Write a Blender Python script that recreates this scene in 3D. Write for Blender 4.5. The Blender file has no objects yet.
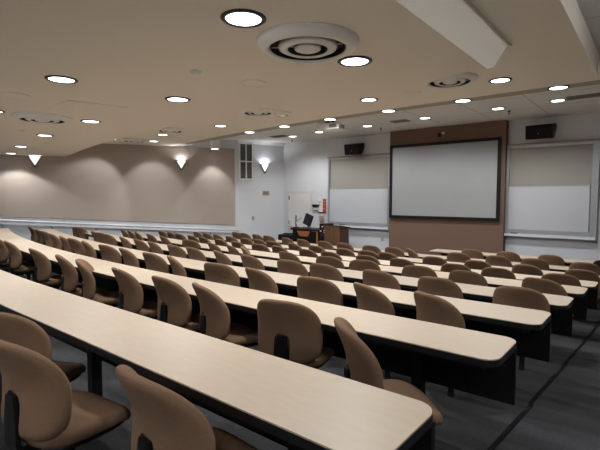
import bpy, bmesh, math, random
from mathutils import Vector, Matrix, noise
PI = math.pi
R_ = math.radians
rnd = random.Random(7)
scene = bpy.context.scene
COL = scene.collection
ZO = 2.03                        # camera height above the flat front floor; heights below are given from the eye

# ------------------------------------------------------------------ materials
def mat(name, col, rough=0.6, metal=0.0, spec=0.5):
    m = bpy.data.materials.new(name); m.use_nodes = True
    b = m.node_tree.nodes['Principled BSDF']
    b.inputs['Base Color'].default_value = (*col, 1); b.inputs['Roughness'].default_value = rough
    b.inputs['Metallic'].default_value = metal; b.inputs['Specular IOR Level'].default_value = spec
    return m
def noisy(name, col, amount=0.12, scale=80, rough=0.7, bump=0.0, stretch=(1, 1, 1), spec=0.5, detail=4, metal=0.0):
    m = mat(name, col, rough, metal, spec); nt = m.node_tree; b = nt.nodes['Principled BSDF']
    tc = nt.nodes.new('ShaderNodeTexCoord'); mp = nt.nodes.new('ShaderNodeMapping'); mp.inputs['Scale'].default_value = stretch
    nz = nt.nodes.new('ShaderNodeTexNoise'); nz.inputs['Scale'].default_value = scale; nz.inputs['Detail'].default_value = detail
    nt.links.new(tc.outputs['Object'], mp.inputs['Vector']); nt.links.new(mp.outputs['Vector'], nz.inputs['Vector'])
    cr = nt.nodes.new('ShaderNodeValToRGB')
    cr.color_ramp.elements[0].position = 0.3; cr.color_ramp.elements[1].position = 0.7
    cr.color_ramp.elements[0].color = (*[c * (1 - amount) for c in col], 1)
    cr.color_ramp.elements[1].color = (*[min(1, c * (1 + amount)) for c in col], 1)
    nt.links.new(nz.outputs['Fac'], cr.inputs['Fac']); nt.links.new(cr.outputs['Color'], b.inputs['Base Color'])
    if bump:
        bp = nt.nodes.new('ShaderNodeBump'); bp.inputs['Strength'].default_value = bump; bp.inputs['Distance'].default_value = 0.004
        nt.links.new(nz.outputs['Fac'], bp.inputs['Height']); nt.links.new(bp.outputs['Normal'], b.inputs['Normal'])
    return m
def emit(name, col, s):
    m = bpy.data.materials.new(name); m.use_nodes = True; nt = m.node_tree
    nt.nodes.clear(); e = nt.nodes.new('ShaderNodeEmission'); o = nt.nodes.new('ShaderNodeOutputMaterial')
    e.inputs['Color'].default_value = (*col, 1); e.inputs['Strength'].default_value = s
    nt.links.new(e.outputs[0], o.inputs[0]); return m
def srgb(r, g, b):
    f = lambda c: (c / 255 / 12.92) if c <= 10 else ((c / 255 + 0.055) / 1.055) ** 2.4
    return (f(r), f(g), f(b))

M = {}
M['fabric'] = noisy('brown_fabric', srgb(118, 93, 73), 0.16, 260, 0.95, 0.35, spec=0.15)
M['black_fabric'] = noisy('black_fabric', (0.012, 0.012, 0.014), 0.2, 260, 0.9, 0.3, spec=0.2)
M['laminate'] = noisy('cream_laminate', srgb(179, 162, 141), 0.035, 9, 0.42, 0, (1, 3, 1), 0.35)
M['black'] = noisy('black_paint', (0.006, 0.006, 0.0065), 0.2, 40, 0.55, 0, spec=0.25)
M['black_plastic'] = noisy('black_plastic', (0.007, 0.007, 0.008), 0.15, 60, 0.42, spec=0.3)
M['modesty'] = noisy('dark_modesty_panel', (0.006, 0.0045, 0.0042), 0.3, 6, 0.5, 0, (1, 1, 6), 0.2)
M['tan_paint'] = noisy('tan_ceiling_paint', srgb(232, 224, 210), 0.015, 40, 0.85, 0.05)
M['trim_shade'] = noisy('edge_band_painted_shade', srgb(160, 150, 134), 0.03, 30, 0.6)  # shade on the ceiling's edge band, put into a darker base colour
M['white_wall'] = noisy('white_wall_paint', srgb(208, 210, 214), 0.015, 30, 0.8, 0.03)
M['panel_fabric'] = noisy('tan_acoustic_fabric', srgb(171, 159, 149), 0.03, 120, 0.95, 0.15, spec=0.1)
M['brown_panel'] = noisy('brown_wall_fabric', srgb(119, 95, 83), 0.05, 120, 0.95, 0.12, spec=0.1)
M['rail_white'] = mat('white_rail_paint', srgb(215, 218, 222), 0.45)
M['white_metal'] = noisy('white_metal', srgb(228, 227, 222), 0.02, 10, 0.45)
M['grey_metal'] = noisy('grey_aluminium', srgb(160, 162, 166), 0.05, 20, 0.4, 0, (1, 1, 1), 0.5, 3, 0.35)
M['dark_metal'] = mat('dark_metal', (0.03, 0.032, 0.035), 0.4, 0.5)
M['screen'] = noisy('projection_screen', srgb(158, 160, 161), 0.012, 3, 0.9, spec=0.1)
M['whiteboard'] = noisy('whiteboard', srgb(190, 193, 198), 0.012, 3, 0.35)
M['tackboard'] = noisy('grey_tackboard', srgb(152, 148, 140), 0.02, 60, 0.9)
M['wood'] = noisy('walnut_veneer', srgb(100, 72, 49), 0.22, 5, 0.45, 0, (6, 6, 0.5))
M['wood_dark'] = noisy('dark_walnut_veneer', srgb(70, 46, 32), 0.2, 5, 0.5, 0, (6, 6, 0.5))
M['wood_orange'] = noisy('cherry_veneer', srgb(168, 96, 62), 0.12, 6, 0.45, 0, (1, 6, 6))
M['oak_trim'] = noisy('oak_strip', srgb(150, 122, 92), 0.12, 8, 0.5, 0, (0.4, 6, 6))
M['vent_dark'] = mat('dark_vent_interior', (0.02, 0.02, 0.02), 0.9)
M['louver'] = noisy('grey_louvre', srgb(120, 116, 110), 0.05, 20, 0.6)
M['red'] = mat('red_print', srgb(190, 48, 44), 0.5)
M['paper'] = mat('white_paper', srgb(222, 222, 220), 0.8)
M['beige'] = mat('beige_plastic', srgb(170, 150, 128), 0.5)
M['door'] = noisy('white_door_paint', srgb(220, 219, 217), 0.015, 12, 0.5)
M['monitor_glass'] = mat('monitor_glass', (0.01, 0.012, 0.016), 0.15)
M['lens'] = emit('downlight_glow', (0.93, 0.97, 1.0), 5)
M['sconce_glow'] = emit('sconce_glow', (0.98, 0.98, 1.0), 1.0)
M['steel'] = mat('brushed_steel', (0.5, 0.5, 0.5), 0.35, 0.8)

def carpet():
    m = noisy('charcoal_carpet', (0.038, 0.038, 0.04), 0.65, 220, 0.97, 0.5, spec=0.1)
    nt = m.node_tree; b = nt.nodes['Principled BSDF']
    tc = nt.nodes.new('ShaderNodeTexCoord'); mp = nt.nodes.new('ShaderNodeMapping'); mp.inputs['Scale'].default_value = (0.5, 3.2, 1)
    nz = nt.nodes.new('ShaderNodeTexNoise'); nz.inputs['Scale'].default_value = 1.6; nz.inputs['Detail'].default_value = 6
    nt.links.new(tc.outputs['Object'], mp.inputs['Vector']); nt.links.new(mp.outputs['Vector'], nz.inputs['Vector'])
    mr = nt.nodes.new('ShaderNodeMapRange'); mr.inputs[1].default_value = 0.35; mr.inputs[2].default_value = 0.65
    mr.inputs[3].default_value = 0.7; mr.inputs[4].default_value = 1.35
    nt.links.new(nz.outputs['Fac'], mr.inputs[0])
    mx = nt.nodes.new('ShaderNodeMix'); mx.data_type = 'RGBA'; mx.blend_type = 'MULTIPLY'; mx.inputs[0].default_value = 1
    src = b.inputs['Base Color'].links[0].from_socket
    nt.links.new(src, mx.inputs[6]); nt.links.new(mr.outputs[0], mx.inputs[7]); nt.links.new(mx.outputs[2], b.inputs['Base Color'])
    return m
M['carpet'] = carpet()
def tiles():
    m = noisy('acoustic_ceiling_tile', srgb(222, 220, 216), 0.05, 90, 0.95, 0.1, spec=0.1)
    nt = m.node_tree; b = nt.nodes['Principled BSDF']
    tc = nt.nodes.new('ShaderNodeTexCoord'); br = nt.nodes.new('ShaderNodeTexBrick')
    mp = nt.nodes.new('ShaderNodeMapping'); mp.inputs['Location'].default_value = (0.85, 0.3, 0)
    br.offset = 0; br.inputs['Scale'].default_value = 1; br.inputs['Brick Width'].default_value = 1.2; br.inputs['Row Height'].default_value = 1.2
    br.inputs['Mortar Size'].default_value = 0.011; br.inputs['Mortar Smooth'].default_value = 0.1
    br.inputs['Color1'].default_value = (1, 1, 1, 1); br.inputs['Color2'].default_value = (0.98, 0.98, 0.98, 1); br.inputs['Mortar'].default_value = (0.62, 0.62, 0.62, 1)
    nt.links.new(tc.outputs['Object'], mp.inputs['Vector']); nt.links.new(mp.outputs['Vector'], br.inputs['Vector'])
    mx = nt.nodes.new('ShaderNodeMix'); mx.data_type = 'RGBA'; mx.blend_type = 'MULTIPLY'; mx.inputs[0].default_value = 1
    src = b.inputs['Base Color'].links[0].from_socket
    nt.links.new(src, mx.inputs[6]); nt.links.new(br.outputs['Color'], mx.inputs[7]); nt.links.new(mx.outputs[2], b.inputs['Base Color'])
    return m
M['tile'] = tiles()

# ------------------------------------------------------------------ helpers
def obj(name, bm, material, parent=None, smooth=False, loc=None):
    me = bpy.data.meshes.new(name)
    bmesh.ops.recalc_face_normals(bm, faces=bm.faces)
    bm.to_mesh(me); bm.free()
    me.materials.append(M[material] if isinstance(material, str) else material)
    if smooth:
        for p in me.polygons: p.use_smooth = True
    o = bpy.data.objects.new(name, me); COL.objects.link(o)
    if parent: o.parent = parent
    if loc: o.location = loc
    return o
def thing(name, label, cat, loc=(0, 0, 0), rz=0.0, group=None):
    o = bpy.data.objects.new(name, None); COL.objects.link(o); o.empty_display_size = 0.1
    o.location = loc; o.rotation_euler = (0, 0, rz)
    return tag(o, label, cat, group)
def tag(o, label, cat, group=None):
    o['label'] = label; o['category'] = cat
    if group: o['group'] = group
    return o
def struct(name, bm, material, label, cat, smooth=False):
    o = obj(name, bm, material, None, smooth); o['kind'] = 'structure'; return tag(o, label, cat)
def box(bm, c, s, rot=None, bevel=0.0, seg=2):
    r = bmesh.ops.create_cube(bm, size=1.0); vs = r['verts']
    mt = Matrix.Translation(Vector(c)) @ (rot.to_4x4() if rot else Matrix.Identity(4)) @ Matrix.Diagonal((s[0], s[1], s[2], 1))
    bmesh.ops.transform(bm, matrix=mt, verts=vs)
    if bevel:
        es = list({e for v in vs for e in v.link_edges})
        bmesh.ops.bevel(bm, geom=es, offset=bevel, segments=seg, affect='EDGES', profile=0.5)
    return bm
def B(c, s, rot=None, bevel=0.0, seg=2): return box(bmesh.new(), c, s, rot, bevel, seg)
def span(bm, x0, x1, y0, y1, z0, z1, bevel=0.0):
    return box(bm, ((x0 + x1) / 2, (y0 + y1) / 2, (z0 + z1) / 2), (abs(x1 - x0), abs(y1 - y0), abs(z1 - z0)), None, bevel)
def S(*a): return span(bmesh.new(), *a)
def tube(bm, pts, r, n=12, cap=True):
    pts = [Vector(p) for p in pts]; rings = []
    for i, p in enumerate(pts):
        a = pts[max(0, i - 1)]; b = pts[min(len(pts) - 1, i + 1)]; d = (b - a).normalized()
        up = Vector((0, 0, 1)) if abs(d.z) < 0.9 else Vector((1, 0, 0))
        u = d.cross(up).normalized(); v = u.cross(d)
        rr = r[i] if isinstance(r, (list, tuple)) else r
        rings.append([bm.verts.new(p + u * rr * math.cos(2 * PI * k / n) + v * rr * math.sin(2 * PI * k / n)) for k in range(n)])
    for a, b in zip(rings, rings[1:]):
        for k in range(n): bm.faces.new((a[k], a[(k + 1) % n], b[(k + 1) % n], b[k]))
    if cap: bm.faces.new(rings[0]); bm.faces.new(rings[-1])
    return bm
def lathe(bm, prof, n=48, c=(0, 0, 0), close=True):
    rings = []
    for r, z in prof:
        if r < 1e-5: rings.append([bm.verts.new((c[0], c[1], c[2] + z))])
        else: rings.append([bm.verts.new((c[0] + r * math.cos(2 * PI * k / n), c[1] + r * math.sin(2 * PI * k / n), c[2] + z)) for k in range(n)])
    for a, b in zip(rings, rings[1:]):
        for k in range(n):
            k2 = (k + 1) % n
            if len(a) == 1 and len(b) == 1: break
            if len(a) == 1: bm.faces.new((a[0], b[k], b[k2]))
            elif len(b) == 1: bm.faces.new((a[k], a[k2], b[0]))
            else: bm.faces.new((a[k], a[k2], b[k2], b[k]))
    return bm
def prism(bm, poly, axis, a, b):
    """poly of 2D points swept along axis ('x','y','z') from a to b"""
    def P(p, t): return {'x': (t, p[0], p[1]), 'y': (p[0], t, p[1]), 'z': (p[0], p[1], t)}[axis]
    A = [bm.verts.new(P(p, a)) for p in poly]; Bv = [bm.verts.new(P(p, b)) for p in poly]
    bm.faces.new(A); bm.faces.new(Bv); n = len(poly)
    for k in range(n): bm.faces.new((A[k], A[(k + 1) % n], Bv[(k + 1) % n], Bv[k]))
    return bm

# ------------------------------------------------------------------ room geometry (rows are concentric, bending forward towards the fanned side wall)
def curve(x): return (x + 3.5) ** 2 / 72 if x < -3.5 else 0.0
def wx(y):                                    # inner face of the fanned side wall
    return -11.1 - 0.577 * (10.3 - y) if y < 10.3 else -11.1 + (y - 10.3) * 0.353
def xw(u):
    lo, hi = -26.0, 0.0
    for _ in range(50):
        m = (lo + hi) / 2
        if m < wx(u + curve(m)): lo = m
        else: hi = m
    return hi
FL = [(-4.5, -1.22), (0.0, -1.43), (1.32, -1.51), (2.6, -1.58), (3.69, -1.64), (4.87, -1.73), (6.03, -1.82), (7.23, -1.93), (8.4, -2.005), (9.5, -2.03), (14, -2.03)]
def zf(u):
    for (a, za), (b, zb) in zip(FL, FL[1:]):
        if u <= b: return za + (zb - za) * (u - a) / (b - a) + ZO
    return FL[-1][1] + ZO
def floor_at(x, y): return zf(y - curve(x))
Z1, Z2, ZS, Z3 = 1.19 + ZO, 1.62 + ZO, 1.625 + ZO, 1.90 + ZO
YB, XR, YF = -4.4, 3.2, 12.0

def strip_grid(rows, xr, nx=40, thick=0):
    bm = bmesh.new(); prev = None
    for u, z in rows:
        x0 = xw(u); cur = []
        for i in range(nx + 1):
            x = x0 + (xr - x0) * i / nx; cur.append(bm.verts.new((x, min(u + curve(x), 12.0), z)))
        if prev:
            for i in range(nx): bm.faces.new((prev[i], prev[i + 1], cur[i + 1], cur[i]))
        prev = cur
    return bm
us = [YB, -2, 0] + [u for u, _ in FL[2:-1]] + [10.6, 12.0]
struct('floor', strip_grid([(u, zf(u)) for u in us], XR, 60), 'carpet', 'charcoal grey carpet floor sloping down towards the front of the lecture hall', 'floor')

def wall_poly(pts, z0, z1, t):
    bm = bmesh.new(); n = len(pts)
    inner = [(bm.verts.new((x, y, z0)), bm.verts.new((x, y, z1))) for x, y in pts]
    outer = [(bm.verts.new((x - t * 0.87, y + t * 0.5, z0)), bm.verts.new((x - t * 0.87, y + t * 0.5, z1))) for x, y in pts]
    for i in range(n - 1):
        bm.faces.new((inner[i][0], inner[i + 1][0], inner[i + 1][1], inner[i][1]))
        bm.faces.new((outer[i][0], outer[i + 1][0], outer[i + 1][1], outer[i][1]))
        bm.faces.new((inner[i][1], inner[i + 1][1], outer[i + 1][1], outer[i][1]))
        bm.faces.new((inner[i][0], inner[i + 1][0], outer[i + 1][0], outer[i][0]))
    for i in (0, n - 1): bm.faces.new((inner[i][0], inner[i][1], outer[i][1], outer[i][0]))
    return bm
struct('wall_left', wall_poly([(wx(YB), YB), (-11.1, 10.3), (-10.5, 12.0)], -0.2, Z3 + 0.15, 0.2), 'white_wall', 'white painted side wall fanning out behind the tan acoustic panel', 'wall')
struct('wall_front', S(-10.5, XR, YF, YF + 0.2, -0.3, Z3 + 0.15), 'white_wall', 'white painted front wall behind the projection screen and whiteboards', 'wall')
struct('wall_right', S(XR, XR + 0.2, YB, YF + 0.2, -0.3, Z3 + 0.15), 'white_wall', 'white painted side wall beyond the aisle', 'wall')
struct('wall_back', S(wx(YB), XR, YB - 0.2, YB, 0.3, Z3 + 0.15), 'white_wall', 'white painted wall behind the last rows', 'wall')
# acoustic panel on the side wall
DW = Vector((0.577, 1, 0)).normalized(); NW = Vector((DW.y, -DW.x, 0))
def on_wall(y, off=0.0, z=0.0):
    return Vector((wx(y), y, z)) + NW * off
RW = Matrix((DW, -NW, Vector((0, 0, 1)))).transposed()       # local x along the wall, local y into the wall
def wall_prism(bm, prof, off0, off1):
    """prof: list of (y, z) on the side wall, swept from off0 to off1 away from it"""
    A = [bm.verts.new(on_wall(y, off0, z)) for y, z in prof]; Bv = [bm.verts.new(on_wall(y, off1, z)) for y, z in prof]
    bm.faces.new(A); bm.faces.new(Bv); n = len(prof)
    for k in range(n): bm.faces.new((A[k], A[(k + 1) % n], Bv[(k + 1) % n], Bv[k]))
    return bm
def pb(y): return -0.545 - 0.068 * (y - 4.36) + ZO           # lower edge follows the slope of the floor
pan = thing('acoustic_panel', 'long tan fabric acoustic panel covering the side wall', 'wall panel', on_wall(5, 0.0, 1.2))
PI_ = pan.matrix_basis.inverted()
def child_world(o, parent):
    o.parent = parent; o.matrix_parent_inverse = (Matrix.Translation(parent.location) @ Matrix.Rotation(parent.rotation_euler.z, 4, 'Z')).inverted(); return o
def seam_z(y): return 0.50 + ZO
# upper and lower fields with thin reveals between
child_world(obj('backing', wall_prism(bmesh.new(), [(YB + 0.41, pb(YB + 0.41) + 0.01), (10.21, pb(10.21) + 0.01), (10.21, 1.6 + ZO), (YB + 0.41, 1.6 + ZO)], 0.001, 0.028), 'panel_fabric'), pan)
ycuts = [YB + 0.4, 0.3, 4.9, 8.85, 10.22]
for a, b in zip(ycuts, ycuts[1:]):
    for lo in (True, False):
        g = 0.003
        pr = [(a + g, pb(a + g)), (b - g, pb(b - g)), (b - g, 0.50 + ZO - g), (a + g, 0.50 + ZO - g)] if lo else [(a + g, 0.50 + ZO + g), (b - g, 0.50 + ZO + g), (b - g, 1.615 + ZO), (a + g, 1.615 + ZO)]
        child_world(obj('panel_field', wall_prism(bmesh.new(), pr, 0.028, 0.035), 'panel_fabric'), pan)
# handrail with brackets
hr = thing('handrail', 'white handrail running along the side wall below the tan panel', 'handrail', on_wall(7, 0, 1.0))
def rz_(y): return -0.705 - 0.079 * (y - 4.35) + ZO
pr = [(YB + 0.5, rz_(YB + 0.5) - 0.05), (10.25, rz_(10.25) - 0.05), (10.25, rz_(10.25) + 0.05), (YB + 0.5, rz_(YB + 0.5) + 0.05)]
o = obj('rail_board', wall_prism(bmesh.new(), pr, 0.045, 0.085), 'rail_white'); child_world(o, hr)
o = obj('rail_cap', tube(bmesh.new(), [on_wall(y, 0.075, rz_(y) + 0.05) for y in (YB + 0.5, 3, 6.5, 10.32)], 0.028), 'rail_white', None, True); child_world(o, hr)
for y in (3.3, 4.41, 5.48, 6.5, 7.49, 8.5, 9.5):
    bm = bmesh.new(); tube(bm, [on_wall(y, 0.0, rz_(y) - 0.13), on_wall(y, 0.04, rz_(y) - 0.12), on_wall(y, 0.062, rz_(y) - 0.05)], 0.013)
    box(bm, on_wall(y, 0.006, rz_(y) - 0.13), (0.05, 0.012, 0.07), RW)
    child_world(obj('bracket', bm, 'grey_metal'), hr)

# ceilings
rows = [(YB, Z1), (-2, Z1), (1, Z1), (3, Z1), (4.35, Z1), (4.55, Z1 + 0.06), (5.0, Z2 - 0.05), (5.2, Z2), (6.2, Z2), (7.45, Z2)]
bm = strip_grid(rows, -1.29, 44)
def quad(bm, *p): return bm.faces.new([bm.verts.new(q) for q in p])
quad(bm, (-1.29, YB, Z2), (-0.7, YB, Z2), (-0.7, 7.45, Z2), (-1.29, 7.45, Z2))
quad(bm, (-0.7, 7.1, Z2), (XR, 7.1, Z2), (XR, 7.45, Z2), (-0.7, 7.45, Z2))
bm.faces.new([bm.verts.new(q) for q in [(-1.29, YB, Z1), (-1.29, 4.35, Z1), (-1.29, 4.55, Z1 + 0.06), (-1.29, 5.0, Z2 - 0.05), (-1.29, 5.2, Z2), (-1.29, YB, Z2)]])
quad(bm, (-0.7, YB, Z2), (-0.7, 7.1, Z2), (-0.7, 7.1, Z3), (-0.7, YB, Z3))
quad(bm, (-0.7, 7.1, Z2), (XR, 7.1, Z2), (XR, 7.1, Z3), (-0.7, 7.1, Z3))
ce = struct('ceiling', bm, 'tan_paint', 'tan plaster ceiling stepping up over the aisle and towards the front', 'ceiling')
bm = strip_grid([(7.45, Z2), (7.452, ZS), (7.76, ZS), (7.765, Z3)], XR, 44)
struct('trim_1', bm, 'trim_shade', 'edge band of the tan ceiling with shade painted in, holding a row of downlights', 'ceiling trim')
bm = strip_grid([(7.765, Z3), (9, Z3), (10.5, Z3), (12.3, Z3)], XR, 44)
quad(bm, (-0.7, YB, Z3), (XR, YB, Z3), (XR, 7.1, Z3), (-0.7, 7.1, Z3))
struct('ceiling_tile', bm, 'tile', 'off-white tiled ceiling over the front of the hall', 'tiled ceiling')
# white cove along side wall at tile ceiling
bm = bmesh.new()
A = [Vector((-11.1, 10.3, 0)), Vector((-10.5, 12, 0))]
prism_pts = [(0.0, 0.0), (0.09, 0.0), (0.0, -0.09)]
n2 = Vector((0.943, -0.333, 0))
ra = [bm.verts.new(A[0] + n2 * p[0] + Vector((0, 0, Z3 + p[1]))) for p in prism_pts]; rb = [bm.verts.new(A[1] + n2 * p[0] + Vector((0, 0, Z3 + p[1]))) for p in prism_pts]
bm.faces.new(ra); bm.faces.new(rb)
for k in range(3): bm.faces.new((ra[k], ra[(k + 1) % 3], rb[(k + 1) % 3], rb[k]))
struct('trim_2', bm, 'white_wall', 'white cove where the side wall meets the tiled ceiling', 'ceiling trim')
# brown bump-out behind the screen
struct('wall_front_panel', S(-6.16, -3.0, 11.75, 12.0, -0.05, Z3), 'brown_panel', 'brown fabric covered wall section standing out behind the projection screen', 'wall panel')
bm = bmesh.new(); span(bm, -10.5, -6.16, 11.985, 12.0, 0, 0.1); span(bm, -3.0, XR, 11.985, 12.0, 0, 0.1)
struct('baseboard_front', bm, 'black', 'black baseboard along the foot of the front wall', 'baseboard')
# ceiling access panel
bm = bmesh.new(); v = [(-6.44, 2.52), (-5.67, 2.47), (-5.54, 3.18), (-6.32, 3.24)]
prism(bm, v, 'z', Z1 - 0.006, Z1 + 0.01)
tag(obj('access_panel', bm, 'tan_paint'), 'flush square access panel in the low tan ceiling', 'access panel')

# ------------------------------------------------------------------ desks
FAR = [1.57, 2.85, 3.94, 5.12, 6.28, 7.48, 8.64, 9.80]
DZ = [-.78, -.85, -.91, -1.0, -1.09, -1.20, -1.28, -1.335]
XL = [-14.2, -13.84, -13.4, -12.87, -12.4, -12.2, -11.8, -11.05]
RIGHT = -0.62
ORD = ['first', 'second', 'third', 'fourth', 'fifth', 'sixth', 'seventh', 'eighth', 'ninth', 'tenth', 'eleventh', 'twelfth', 'thirteenth', 'fourteenth', 'fifteenth', 'sixteenth', 'seventeenth', 'eighteenth']
DEP = 0.48
def outline(xl, xr, far, dep, inset=0.0, rad=0.085, n=46):
    """curved top outline (x, y), rounded at the ends"""
    pts = []
    def add(x, u): pts.append((x, u + curve(x)))
    f, nr = far - inset, far - dep + inset; xl += inset; xr -= inset
    def arc(cx, cu, a0, a1):
        for k in range(7):
            a = a0 + (a1 - a0) * k / 6; add(cx + rad * math.cos(a), cu + rad * math.sin(a))
    arc(xl + rad, nr + rad, PI, 1.5 * PI)
    for i in range(1, n): add(xl + rad + (xr - xl - 2 * rad) * i / n, nr)
    arc(xr - rad, nr + rad, 1.5 * PI, 2 * PI)
    arc(xr - rad, f - rad, 0, 0.5 * PI)
    for i in range(1, n): add(xr - rad - (xr - xl - 2 * rad) * i / n, f)
    arc(xl + rad, f - rad, 0.5 * PI, PI)
    return pts
def curved_slab(xl, xr, u0, u1, z0, z1, n=46):
    bm = bmesh.new(); rings = []
    for i in range(n + 1):
        x = xl + (xr - xl) * i / n; c = curve(x)
        rings.append([bm.verts.new((x, u + c, z)) for u, z in ((u0, z0), (u1, z0), (u1, z1), (u0, z1))])
    for a, b in zip(rings, rings[1:]):
        for k in range(4): bm.faces.new((a[k], a[(k + 1) % 4], b[(k + 1) % 4], b[k]))
    bm.faces.new(rings[0]); bm.faces.new(rings[-1])
    return bm
def desk(k):
    RIGHT = -0.605 if k == 0 else -0.62
    zt = DZ[k] + ZO; far = FAR[k]; xl = max(XL[k], xw(FAR[k]) + 0.45)
    mid = far - DEP / 2
    label = ('long cream topped desk in the row closest to the camera' if k == 0 else 'long curved cream topped desk, %s row counting from the back' % ORD[k])
    t = thing('lecture_desk', label, 'desk', (RIGHT - 0.3, mid, zf(mid)), 0, 'curved rows of lecture desks')
    bm = prism(bmesh.new(), outline(xl, RIGHT, far, DEP), 'z', zt - 0.006, zt)
    child_world(obj('worktop', bm, 'laminate'), t)
    bm = prism(bmesh.new(), outline(xl, RIGHT, far, DEP, -0.002), 'z', zt - 0.042, zt - 0.006)
    child_world(obj('edge_band', bm, 'black_plastic'), t)
    mb = curved_slab(xl + 0.05, RIGHT - 0.004, far - 0.06, far - 0.03, zt - 0.39, zt - 0.042)
    child_world(obj('modesty_panel', mb, 'modesty'), t)
    child_world(obj('support_beam', curved_slab(xl + 0.1, RIGHT - 0.1, mid - 0.10, mid - 0.03, zt - 0.11, zt - 0.042), 'black'), t)
    x = RIGHT - 0.58
    while x > xl + 0.2:
        y = far - 0.12 + curve(x); z0 = floor_at(x, y)
        bm = bmesh.new(); span(bm, x - 0.035, x + 0.035, y - 0.035, y + 0.035, z0, zt - 0.11)
        span(bm, x - 0.05, x + 0.05, y - 0.26, y + 0.03, zt - 0.1, zt - 0.042)
        span(bm, x - 0.07, x + 0.07, y - 0.07, y + 0.07, z0 - 0.005, z0 + 0.012)
        child_world(obj('leg', bm, 'black'), t)
        x -= 1.86
for k in range(8): desk(k)
# front table under the screen
t = thing('front_table', 'long cream topped table with black front standing before the brown wall', 'table', (-2.5, 10.27, 0))
zt = -1.27 + ZO
child_world(obj('worktop', S(-4.2, 0.9, 10.05, 10.52, zt - 0.03, zt, 0.006), 'laminate'), t)
child_world(obj('edge_band', S(-4.203, 0.903, 10.047, 10.523, zt - 0.045, zt - 0.0295), 'black_plastic'), t)
child_world(obj('modesty_panel', S(-3.95, 0.8, 10.14, 10.17, 0.1, zt - 0.045), 'modesty'), t)
for x in (-3.85, -2.1, -0.4):
    bm = S(x - 0.03, x + 0.03, 10.26, 10.34, 0.0, zt - 0.045); span(bm, x - 0.04, x + 0.04, 10.1, 10.5, 0, 0.04)
    child_world(obj('leg', bm, 'black'), t)
# floor strips along the aisle
for i, (pts, lab) in enumerate([([(-0.88, 0.2), (-0.763, 2.85), (-0.722, 3.80)], 'black carpet edging strip beside the aisle, closer length'),
                 ([(-0.735, 3.82), (-0.705, 5.0), (-0.675, 7.47), (-0.66, 9.0)], 'black carpet edging strip beside the aisle, further length')]):
    bm = bmesh.new(); prev = None
    for x, y in pts:
        c = [bm.verts.new((x - 0.014, y, zf(y) + 0.001)), bm.verts.new((x - 0.012, y, zf(y) + 0.014)), bm.verts.new((x + 0.012, y, zf(y) + 0.014)), bm.verts.new((x + 0.014, y, zf(y) + 0.001))]
        if prev:
            for q in range(3): bm.faces.new((prev[q], prev[q + 1], c[q + 1], c[q]))
            bm.faces.new((prev[3], prev[0], c[0], c[3]))
        else: bm.faces.new(c)
        prev = c
    bm.faces.new(prev)
    tag(obj('edging_strip', bm, 'black_plastic'), lab, 'floor strip')

# ------------------------------------------------------------------ chairs
def superpt(a, n): c, s = math.cos(a), math.sin(a); return (math.copysign(abs(c) ** (2 / n), c), math.copysign(abs(s) ** (2 / n), s))
BW, BZ0, BZ1 = 0.255, 0.44, 0.885
def back_outline(a):
    x, z = superpt(a, 3.0 if math.sin(a) >= 0 else 4.2)
    cz = BZ0 + 0.17
    h = (BZ1 - cz) if z >= 0 else (cz - BZ0)
    w = BW * (1.0 if z > 0 else 1.0 - 0.03 * z * z)
    return x * w, cz + z * h
def back_bend(x, z):
    v = (z - BZ0) / (BZ1 - BZ0)
    y = -0.205 + 1.15 * x * x                       # sides wrap forward
    y += -0.018 * math.sin(v * PI) * 0 - 0.075 * max(0, v - 0.45) ** 1.6 / 0.55 ** 1.6 + 0.02 * math.sin(v * PI)
    return y
def backrest_bm():
    bm = bmesh.new(); N, Rn = 56, 9; cz = BZ0 + 0.2
    def ring(rho, side):
        T = 0.038
        th = T * (1 - rho ** 9) ** (1 / 2.2) if rho < 1 else 0.0
        out = []
        for k in range(N):
            x, z = back_outline(2 * PI * k / N)
            x *= rho; z = cz + (z - cz) * rho
            out.append(bm.verts.new((x, back_bend(x, z) + side * th, z)))
        return out
    rhos = [0.2, 0.42, 0.62, 0.76, 0.85, 0.905, 0.945, 0.972, 0.99, 1.0]
    rim = None
    sides = {}
    for side in (1, -1):
        rr = []
        for rho in rhos[:-1]: rr.append(ring(rho, side))
        sides[side] = rr
    rim = ring(1.0, 0)
    for side in (1, -1):
        rr = sides[side] + [rim]
        c = bm.verts.new((0, back_bend(0, cz) + side * 0.038, cz))
        for k in range(N): bm.faces.new((c, rr[0][k], rr[0][(k + 1) % N]))
        for a, b in zip(rr, rr[1:]):
            for k in range(N): bm.faces.new((a[k], a[(k + 1) % N], b[(k + 1) % N], b[k]))
    return bm
def slot_prism(w, ztop, y0, y1, zbot):
    pts = [(-w, zbot), (w, zbot)] + [(w * math.cos(PI * k / 12), ztop - w + w * math.sin(PI * k / 12)) for k in range(13)]
    return prism(bmesh.new(), pts, 'y', y0, y1)
def build_backrest(material):
    a = obj('backrest', backrest_bm(), material, None, True)
    cut = obj('backrest_cut', slot_prism(0.062, 0.645, -0.33, -0.205, 0.30), 'black')
    md = a.modifiers.new('notch', 'BOOLEAN'); md.object = cut; md.operation = 'DIFFERENCE'; md.solver = 'EXACT'
    bpy.context.view_layer.update()
    dg = bpy.context.evaluated_depsgraph_get(); me = bpy.data.meshes.new_from_object(a.evaluated_get(dg))
    a.modifiers.clear(); old = a.data; a.data = me; bpy.data.meshes.remove(old); bpy.data.objects.remove(cut)
    for p in a.data.polygons: p.use_smooth = True
    try: a.data.set_sharp_from_angle(angle=R_(40))
    except Exception: pass
    return a
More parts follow.
